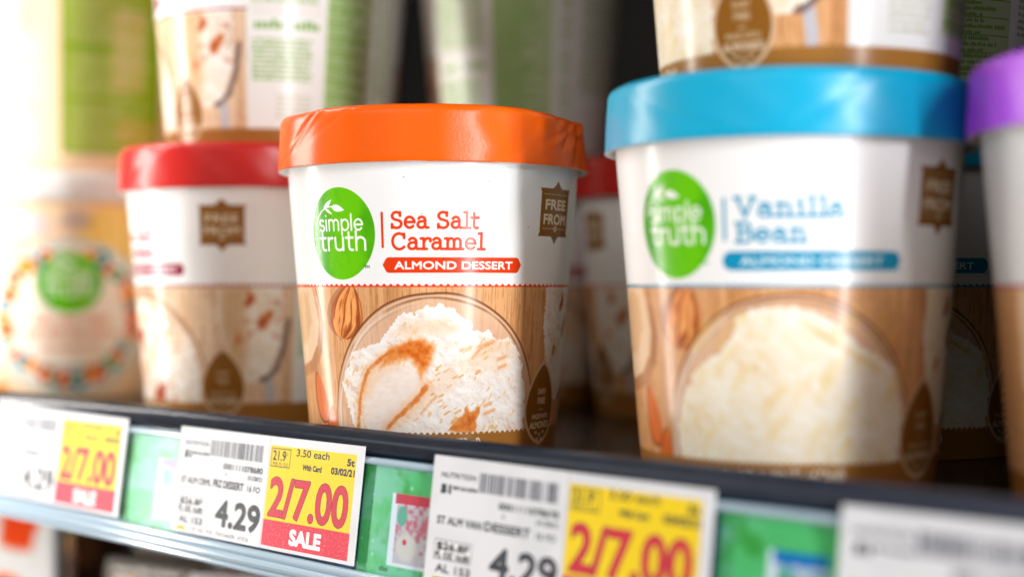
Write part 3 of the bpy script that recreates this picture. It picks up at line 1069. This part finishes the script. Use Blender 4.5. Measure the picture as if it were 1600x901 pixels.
def panel(name, u_left, width, z_top, z_bot, extra, thick, mats, uvimg=True, tilt=0.0, curl=0.0):
    """thin card in the tilted ticket plane; u_left = its left edge as seen from the aisle (larger u)"""
    nx = 12
    verts, faces, uvs, mi = [], [], [], []
    for j in range(nx + 1):
        t = j / nx
        u = u_left - width * t
        bow = .0005 * math.sin(math.pi * t) + curl * (abs(2 * t - 1) ** 4)
        dz = tilt * (t - .5)
        for (z, v) in ((z_bot, 0), (z_top, 1)):
            verts.append(W(u, zo(z, extra + bow), z + dz))
            verts.append(W(u, zo(z, extra + bow - thick), z + dz))
    for j in range(nx):
        a, b = j * 4, (j + 1) * 4
        t0, t1 = j / nx, (j + 1) / nx
        faces.append((a, b, b + 2, a + 2)); uvs.append(((t0, 0), (t1, 0), (t1, 1), (t0, 1))); mi.append(0)
        faces.append((a + 1, a + 3, b + 3, b + 1)); uvs.append(((0, 0),) * 4); mi.append(1)
        faces.append((a + 2, b + 2, b + 3, a + 3)); uvs.append(((0, 0),) * 4); mi.append(1)
        faces.append((a, a + 1, b + 1, b)); uvs.append(((0, 0),) * 4); mi.append(1)
    e = nx * 4
    faces.append((0, 2, 3, 1)); uvs.append(((0, 0),) * 4); mi.append(1)
    faces.append((e, e + 1, e + 3, e + 2)); uvs.append(((0, 0),) * 4); mi.append(1)
    me = mesh_from(verts, faces, uvs, mi=mi)
    return link(name, me, mats)


# green cards behind the clear cover
def paint_green(seed, lidc, body, x0):
    cv = Canvas(0, 34, 0, 34, 10, (92, 200, 112))
    S, Z = cv.S, cv.Z
    n = fbm(S * .12, Z * .18, seed, 4)
    cv.fill(sm(.42, .7, n) * .8, (140, 208, 170))
    cv.fill(sm(.5, .8, fbm(S * .2 + 3, Z * .15, seed + 7, 3)) * .8, (60, 158, 52))
    rng = random.Random(seed)
    for k in range(14):
        x, z = rng.random() * 34, rng.random() * 34
        cv.ell(x, z, .25 + .4 * rng.random(), .25 + .4 * rng.random(), (214, 238, 224), alpha=.6)
    w = 16
    cv.rect(x0, x0 + w, 5, 26.5, (246, 244, 244))
    cv.rect(x0 + 1.5, x0 + w, 23.5, 26.5, lidc)
    cv.rect(x0 + 2.5, x0 + w, 6.0, 23.3, body)
    s = cv.win(x0 + 2.5, x0 + w, 6.0, 23.3)
    n2 = fbm(cv.S[s] * .6, cv.Z[s] * .6, seed + 2, 3)
    cv.fill(sm(.5, .7, n2) * .6, lidc, s)
    cv.ell(x0 + 5, 20, 2.2, 3, (110, 180, 150))
    cv.ell(x0 + 8, 11, 4.6, 4, (232, 214, 200), soft=.8)
    cv.ell(x0 + 7, 12.5, .9, .9, lidc)
    greek(cv, 11 if x0 > 12 else 1, 14, 3, 1.6, (30, 70, 30), rng, 3)
    return cv.image('green_card_art')


greens = [(.1515, .0345, (170, 130, 190), (190, 190, 206), 20, 'green ticket card with a faded purple picture between the two left price tags'),
          (.0270, .0315, (226, 52, 72), (216, 196, 196), 14, 'green ticket card with a small red lidded tub picture under the orange tub'),
          (-.0960, .0320, (0, 120, 190), (206, 206, 210), 14, 'bright green ticket card with a blue lidded picture at lower right'),
          (.2700, .0290, (120, 170, 140), (200, 214, 206), 14, 'green ticket card at the far left end of the rail')]
for k, (u, w, lc, bc, x0, lab) in enumerate(greens):
    img = paint_green(30 + k, lc, bc, x0)
    m = mat_print('green_card_print', img, .35, (300, .1, .0002, 3))
    o = panel('ticket_card', u, w, .0020, -.0292, -.0014, .0003, [m, CARD])
    tag(o, lab, 'card', 'green picture cards in the ticket channel')

TEXTC = (24, 30, 40)


def paint_tag(seed, prod, number, price='4.29', old=False, fade=0):
    cv = Canvas(0, 92, 0, 33.4, 12, (230, 232, 237))
    S, Z = cv.S, cv.Z
    cv.fill(sm(.4, .8, fbm(S * .08, Z * .1, seed, 3)) * .35, (208, 209, 216))
    rng = random.Random(seed)
    T = TEXTC
    cv.rect(48.35, 48.55, 0, 33.4, (176, 178, 184))
    # shelf ticket
    cv.text('NUTRITION', 3.3, 27.9, 1.35, T, width=13.0, bold=.08)
    cv.text('51', 3.7, 23.9, 2.0, T, width=3.4, bold=.3)
    cv.text('97101374', 8.0, 25.0, .75, T, width=9.0, bold=.16)
    x = 17.6
    while x < 45.0:
        w = rng.choice((.22, .34, .34, .55, .75))
        cv.rect(x, min(x + w, 45.2), 25.2, 30.2, (58, 62, 76))
        x += w + rng.choice((.2, .28, .42, .6))
    cv.text(number, 46, 21.7, 1.65, T, width=20.6, bold=.10, align='r')
    cv.text('s', 27.0, 19.6, 1.3, T, bold=.06)
    cv.text('01/28/21', 46.2, 19.4, 1.2, T, width=7.2, bold=.06, align='r')
    a = prod.split('|')
    cv.text(a[0], 3.2, 15.7, 2.0, T, width=16.6, bold=.12)
    cv.text(a[1], 21.0, 15.8, 2.2, T, width=16.0, bold=.15)
    cv.text('16 FO', 39.2, 15.9, 1.7, T, width=6.4, bold=.06)
    # small blocks of codes, lower left
    cv.rect(3.0, 17.0, 6.4, 11.6, (60, 66, 80))
    cv.rect(3.2, 16.8, 6.6, 11.4, (244, 245, 247))
    cv.text('$26.8F', 4.0, 9.1, 1.8, T, width=12.0, bold=.16)
    cv.text('FL OZ 16.00', 3.7, 6.9, 1.5, T, width=12.6, bold=.16)
    cv.text('AL 153', 4.2, 3.2, 2.0, T, width=12.8, bold=.12)
    cv.rect(3.2, 8.2, .7, 1.9, (236, 220, 40))
    cv.rect(3.8, 7.6, 1.1, 1.6, (90, 90, 40), .7)
    cv.text('11 07  NO   P 01   TW/O4609R   AT016', 10.2, .9, 1.2, T, width=32, bold=.03, alpha=.8)
    if price:
        cv.text(price, 24.2, 4.2, 7.7, T, width=22.6, bold=.42, spk=.35)
    # sale ticket
    Y = (248, 214, 4)
    Rd = (226, 38, 66)
    cv.rect(48.9, 89.0, 8.6, 30.8, Y)
    cv.rect(48.9, 89.2, 1.0, 8.7, Rd)
    spk = vnoise(S * 3.6, Z * 3.6, seed) * .6 + vnoise(S * 7, Z * 7, seed + 1) * .4
    inr = ((S > 48.9) & (S < 89.1) & (Z > 1.0) & (Z < 8.7))
    cv.fill(inr * sm(.60, .76, spk) * .45, (255, 190, 200))
    iny = ((S > 48.9) & (S < 89.0) & (Z > 8.7) & (Z < 30.8))
    cv.fill(iny * sm(.68, .82, spk) * .6 * sm(.4, .6, fbm(S * .15, Z * .2, seed + 4, 3)), (255, 250, 190))
    D = (22, 34, 58)
    cv.rect(49.5, 58.9, 24.5, 30.1, D)
    cv.rect(49.75, 58.65, 24.75, 29.85, Y)
    cv.text('21.9', 50.4, 26.5, 2.9, D, width=6.2, bold=.10)
    cv.text('c', 57.0, 28.2, 1.2, D, bold=.03)
    cv.text('PER FL OZ', 50.6, 24.95, 1.0, D, width=7.4, bold=.03)
    cv.text('3.50 each', 61.6, 28.4, 2.1, D, width=15.2, bold=.08)
    cv.text('With Card', 65.0, 24.6, 1.6, D, width=8.7, bold=.12)
    cv.text('5t', 85.0, 27.5, 1.9, D, width=3.2, bold=.16)
    cv.text('03/02/21', 78.2, 24.6, 1.8, D, width=10.4, bold=.14)
    cv.text('2/7.00', 50.9, 10.1, 11.3, Rd, width=36.0, bold=.34, outline=((60, 44, 66), .20), spk=.22)
    cv.text('SALE', 62.4, 2.6, 4.2, (255, 255, 255), width=14.0, bold=.36)
    if old:
        cv.fill(np.ones(S.shape) * fade, (250, 250, 250))
    return cv.image('price_tag_art')


tags = [(.1180, 'ST ALM CRML|FRZ DESSERT', '0001111078680', 'in-focus white and yellow sale price tag under the orange lidded tub', .0004),
        (-.0030, 'ST ALM VAN|DESSERT', '0001111078678', 'blurred white and yellow sale price tag under the gap left of the blue lidded tub', -.0006),
        (.2425, 'ST ALM BTTR|DESSERT', '0001111078682', 'washed out sale price tag at the far left of the shelf edge', .0),
        (-.1275, 'ST ALM BRRY|DESSERT', '0001111078676', 'cropped white price tag at the lower right corner', .0)]
for k, (u, prod, num, lab, tl) in enumerate(tags):
    img = paint_tag(50 + k, prod, num)
    m = mat_print('price_tag_print', img, .5, (700, .12, .0002, 3), spec=.3)
    o = panel('price_tag', u, .092, .0068, -.0266, .0003, .0004, [m, CARD], tilt=tl, curl=.0004)
    tag(o, lab, 'price tag', 'price tags along the shelf edge')


# ------------------------------------------------------------------ tubs
MM = .001
BODY = [(37.0, .9), (37.6, .15), (38.4, 0.0), (38.62, .35)] + [(38.5 + 7.5 * z / LABH, z) for z in (.8, 3, 10, 20, 30, 40, 50, 60, 70, 80, 88.6, 94, 98.5)]


def body_warp(seed):
    a, b = seed * 2.3, seed * 1.1

    def w(ph, r, z):
        k = math.sin(math.pi * min(1, max(0, z / .09)))
        return r + k * MM * (.10 * math.sin(4 * ph + a + z * 40) + .06 * math.sin(9 * ph + b - z * 90) + .03 * math.sin(17 * ph + z * 160)), z
    return w


body_mes = [lathe([(r * MM, z * MM) for r, z in BODY], 200, body_warp(q), zmax=LABH * MM) for q in (1, 2, 3)]


def base_disc():
    return lathe([(.0001 * MM * 10, 2.5 * MM), (36.5 * MM, 2.5 * MM), (36.9 * MM, .9 * MM)], 64)


disc_me = base_disc()


def lid_profile():
    # outer skirt from its lower edge up, rounded rim, then the recessed top
    p = [(48.55, 88.3), (49.0, 88.2), (49.15, 88.6)]
    for z in np.linspace(90, 102, 16):
        p.append((49.15 - .055 * (z - 88.6), float(z)))
    for i in range(1, 8):
        a = R(i * 90 / 7)
        p.append((48.4 - 2.4 + 2.4 * math.cos(a) - .0, 102.2 + 2.8 * math.sin(a)))
    p += [(45.2, 105.0), (44.4, 104.6), (43.6, 101.6), (42.8, 100.8), (30, 100.7), (15, 100.7), (.02, 100.7)]
    return [(r * MM, z * MM) for r, z in p]


def lining_profile():
    return [(r * MM, z * MM) for r, z in [(49.05, 88.35), (48.5, 88.05), (47.9, 88.3), (47.4, 90.5), (46.4, 93), (46.2, 97), (44.0, 99.3), (.02, 99.5)]]


def gauss(x, s):
    return math.exp(-(x / s) ** 2)


def dented(ph, r, z):
    """crushed corner on the right and a crease on the left of the skirt"""
    d = math.degrees(ph)
    h = (z / MM - 88)
    k = min(1.0, max(0.0, h / 14))
    dr = 0.0
    dz = 0.0
    if r > .040:
        # flat facets towards the right
        for (c, w, dep) in ((35, 7, .50), (46, 6, .9), (56, 6, 1.2), (68, 9, 1.5), (82, 9, 1.0)):
            t = max(0.0, 1 - abs(d - c - (h - 8) * .9) / (w * 1.2))
            dr -= dep * t * (.35 + .65 * k)
        # ridge lines fanning over the crush
        dr += .55 * gauss(d - 62 - (h - 8) * 2.6, 1.8) * k + .45 * gauss(d - 50 - (h - 8) * 2.2, 1.5) * k - .4 * gauss(d - 43 - (h - 8) * 3.0, 1.6) * k
        dz -= 1.3 * gauss(d - 62, 22) * k
        # left crease, rising to the right
        dr -= .55 * gauss(d + 62 - (h - 6) * 1.5, 1.2) * k
        dr += .30 * gauss(d + 59 - (h - 6) * 1.5, 1.3) * k
        dr -= .12 * gauss(d + 53 - (h - 6) * 2.3, 1.3) * k
        dz -= .5 * gauss(d + 60, 12) * k
        # press mark with a blister at the middle right
        dr -= .35 * gauss(d - 21, 6) * gauss(h - 13, 2.6)
        dr += .25 * gauss(d - 22, 5) * gauss(h - 5, 2.6)
        dr += .10 * math.sin(ph * 9) + .06 * math.sin(ph * 23 + 1)
    return r + dr * 1.35 * MM, z + dz * MM


def soft_warp(seed):
    a, b = seed * 1.7, seed * 2.9

    def w(ph, r, z):
        if r < .04:
            return r, z
        return r + (.18 * math.sin(ph * 3 + a) + .10 * math.sin(ph * 7 + b) + .05 * math.sin(ph * 19 + z * 500) - .25 * gauss(math.degrees(ph) - 12 - (z / MM - 96) * 2, 4) - .2 * gauss(math.degrees(ph) + 38 + (z / MM - 96) * 3, 3)) * MM, z + .12 * math.sin(ph * 2 + b) * MM
    return w


lid_me = {'orange': lathe(lid_profile(), 360, dented)}
lid_plain = lathe(lid_profile(), 200, soft_warp(1))
lining_me = lathe(lining_profile(), 120)


def tub(x, y, z, rot, flavour, lid, label, group='pints of frozen dessert on the shelf', dent=False, lean=0):
    t = thing('dessert_tub', label, 'tub', (x, y, z), rot, group)
    if lean:
        t.rotation_euler = (lean, 0, rot)
    mb = body_mes[int(abs(x * 1000)) % 3].copy()
    b = link('carton_body', mb, LABEL[flavour], t)
    link('carton_base', disc_me.copy(), CARD, t)
    ml = (lid_me['orange'] if dent else lid_plain).copy()
    l = link('lid', ml, LIDM[lid], t)
    li = link('lid_lining', lining_me.copy(), CARD, l)
    return t


def face(x, y):
    """rotation that turns the label front to the camera"""
    return math.atan2(-x, y) * -1 * -1


def rot_for(x, y, deg):
    return math.atan2(-x, y) + R(deg)


ZT = .1008
tubs = [
    (-.025, .454, 0, 0, 'caramel', 'orange', 'sharp orange lidded sea salt caramel tub in front centre with a dented lid', True),
    (.074, .383, 0, 0, 'vanilla', 'blue', 'large blue lidded vanilla bean tub at the shelf front right of the orange one', False),
    (-.104, .560, 0, -68, 'cherry', 'red', 'red lidded tub turned to show its brown badge, left of the orange tub', False),
    (.157, .330, 0, 35, 'berry', 'purple', 'purple lidded tub cut off by the right edge of the picture', False),
    (.189, .234, 0, 20, 'berry', 'purple', 'unseen purple lidded tub added outside the right edge of the picture to shade the vanilla tub', False),  # out-of-frame tub added to cast the upright shadow edge on the vanilla tub
    (.126, .468, 0, 0, 'vanilla', 'blue', 'shaded blue lidded tub in the second row between the blue and purple ones', False),
    (.074, .598, 0, -115, 'caramel', 'red', 'shaded red lidded tub in the dark gap behind the orange and blue ones', False),
    (.079, .381, ZT, -78, 'vanilla', 'blue', 'tub stacked on the blue lid with its almond seal showing', False),
    (-.096, .560, ZT, -103, 'cherry', 'red', 'tub stacked on the red lid with green small print on its back panel', False),
    (.002, .655, 0, 10, 'cherry', 'red', 'tub hidden behind the orange one, carrying the middle stacked tub', False),
    (.004, .655, ZT, -150, 'cherry', 'red', 'blurred stacked tub in the dark top middle showing its green back panel', False),
    (-.098, .664, 0, 20, 'cherry', 'red', 'tub behind the red lidded one, nearly hidden', False),
    (-.096, .662, ZT, -165, 'cherry', 'red', 'stacked tub in shadow between the two green panelled ones at top', False),
    (.130, .470, ZT, -120, 'vanilla', 'blue', 'stacked tub behind the top right one, seen at the upper right corner', False),
]
for (x, y, z, dr, fl, lid, lab, dent) in tubs:
    tub(x, y, z, rot_for(x, y, dr), fl, lid, lab, dent=dent)

# apricot containers with flower wreath, far left
FB = [(44.0, 1.0), (45.2, .1), (46.0, .4)] + [(46.2 + 3.2 * z / LABH, z) for z in (1, 10, 25, 40, 55, 70, 80, 88.7, 97)]
fbody = lathe([(r * MM, z * MM) for r, z in FB], 128, zmax=LABH * MM * 1.06)
FL = [(50.2, 92.2), (51.0, 92.0), (51.3, 92.6), (51.2, 98), (51.0, 102.5), (50.4, 104.6), (49.2, 105.2), (47.8, 104.9), (47.2, 102.8), (30, 102.4), (.02, 102.4)]
flid = lathe([(r * MM, z * MM) for r, z in FL], 128)
for (x, y, z, dr, lab) in ((-.222, .700, 0, 0, 'apricot round container with flower wreath and green circle at the far left'),
                           (-.216, .702, .1052, -116, 'apricot container with a green facts panel stacked at the top left corner')):
    t = thing('dessert_container', lab, 'tub', (x, y, z), rot_for(x, y, dr), 'apricot containers at the far left')
    link('container_body', fbody.copy(), LABEL['floral'], t)
    link('container_base', disc_me.copy(), CARD, t)
    link('lid', flid.copy(), LIDM['white'], t)

# ------------------------------------------------------------------ frozen food on the lower shelf
ZL = -.152


def paint_carton(seed, base, spots, edge_blob=None):
    cv = Canvas(0, 100, 0, 160, 3, base)
    rng = random.Random(seed)
    for (c, n, r) in spots:
        for k in range(n):
            x, z = rng.random() * 100, 20 + rng.random() * 130
            q = r * (.5 + rng.random())
            cv.poly([(x + q * math.cos(t) * (1 + .2 * rng.random()), z + q * math.sin(t) * (1 + .2 * rng.random())) for t in np.linspace(0, 6.1, 12)], c, soft=1.5)
    for i in range(5):
        greek(cv, 12, 80, 150 - i * 9, 5, (250, 250, 246), rng, 16)
    if edge_blob:
        cv.poly([(70, 96), (86, 92), (90, 108), (87, 124), (91, 136), (78, 142), (66, 134), (70, 116)], edge_blob, soft=2, warp=2, wf=.1)
    return cv.image('carton_art')


def carton(u, o, w, d, h, rz, base, spots, edge, label, seed):
    """upright printed box: front face art, coloured sides"""
    p = W(u, o, ZL)
    t = thing('food_carton', label, 'box', p, SHELF_ROT + R(rz), 'boxes and tubs on the lower shelf')
    bm = bmesh.new()
    bmesh.ops.create_cube(bm, size=1)
    for v in bm.verts:
        v.co = Vector((v.co.x * w, v.co.y * d, (v.co.z + .5) * h))
    bmesh.ops.bevel(bm, geom=list(bm.edges), offset=.0012, segments=2, affect='EDGES')
    uvl = bm.loops.layers.uv.new('UVMap')
    for f in bm.faces:
        fr = f.normal.y < -.7 or f.normal.y > .7 or f.normal.z > .7
        f.material_index = 0 if fr else 1
        for l in f.loops:
            l[uvl].uv = (l.vert.co.x / w + .5, (l.vert.co.y / d + .5) * .6 + .2 if f.normal.z > .7 else l.vert.co.z / h)
    me = bpy.data.meshes.new('mesh')
    bm.to_mesh(me)
    bm.free()
    link('box', me, [mat_print('carton_print', paint_carton(seed, base, spots, (250, 74, 12) if 'orange' in label else None), .4, None), mat_plain('carton_side', edge, .4)], t)
    fl = box_mesh(-w * .42, w * .42, -.0006, .0006, h - .0002, h + .004, .0003)
    link('closing_flap', fl, mat_plain('carton_flap', edge, .5), t)


BR, OL, OR, WH, TE = (120, 74, 40), (150, 130, 50), (250, 96, 20), (240, 240, 240), (30, 120, 150)
cartons = [
    (.381, -.052, .085, .022, .135, 50, (244, 242, 240), [((250, 150, 40), 3, 7), (OR, 7, 11)], TE, 'white and orange carton with teal side at the lower left corner'),
    (.440, -.135, .085, .045, .112, 20, (96, 60, 36), [(OL, 8, 9), ((170, 110, 60), 6, 7)], (80, 50, 30), 'brown and olive carton below the shelf, left'),
    (.345, -.140, .085, .045, .118, 24, (70, 44, 30), [((150, 100, 60), 7, 8), (TE, 3, 6)], (40, 90, 120), 'dark brown carton with teal marks below the shelf'),
    (.240, -.150, .090, .045, .112, 20, (60, 30, 28), [((170, 40, 40), 5, 9)], (60, 40, 40), 'dark red carton in the dark below the shelf, behind the lower tubs'),
    (.175, -.075, .052, .035, .093, 30, (236, 232, 230), [((220, 30, 50), 9, 8), ((60, 150, 70), 3, 7)], (220, 214, 210), 'white, red and green carton below the shelf under the in-focus price tag'),
    (.255, -.085, .055, .030, .085, 14, (70, 52, 34), [((190, 120, 40), 6, 7), (OL, 4, 7)], (90, 70, 40), 'short brown carton below the shelf between the two left price tags'),
]
for k, c in enumerate(cartons):
    carton(*c, 70 + k)
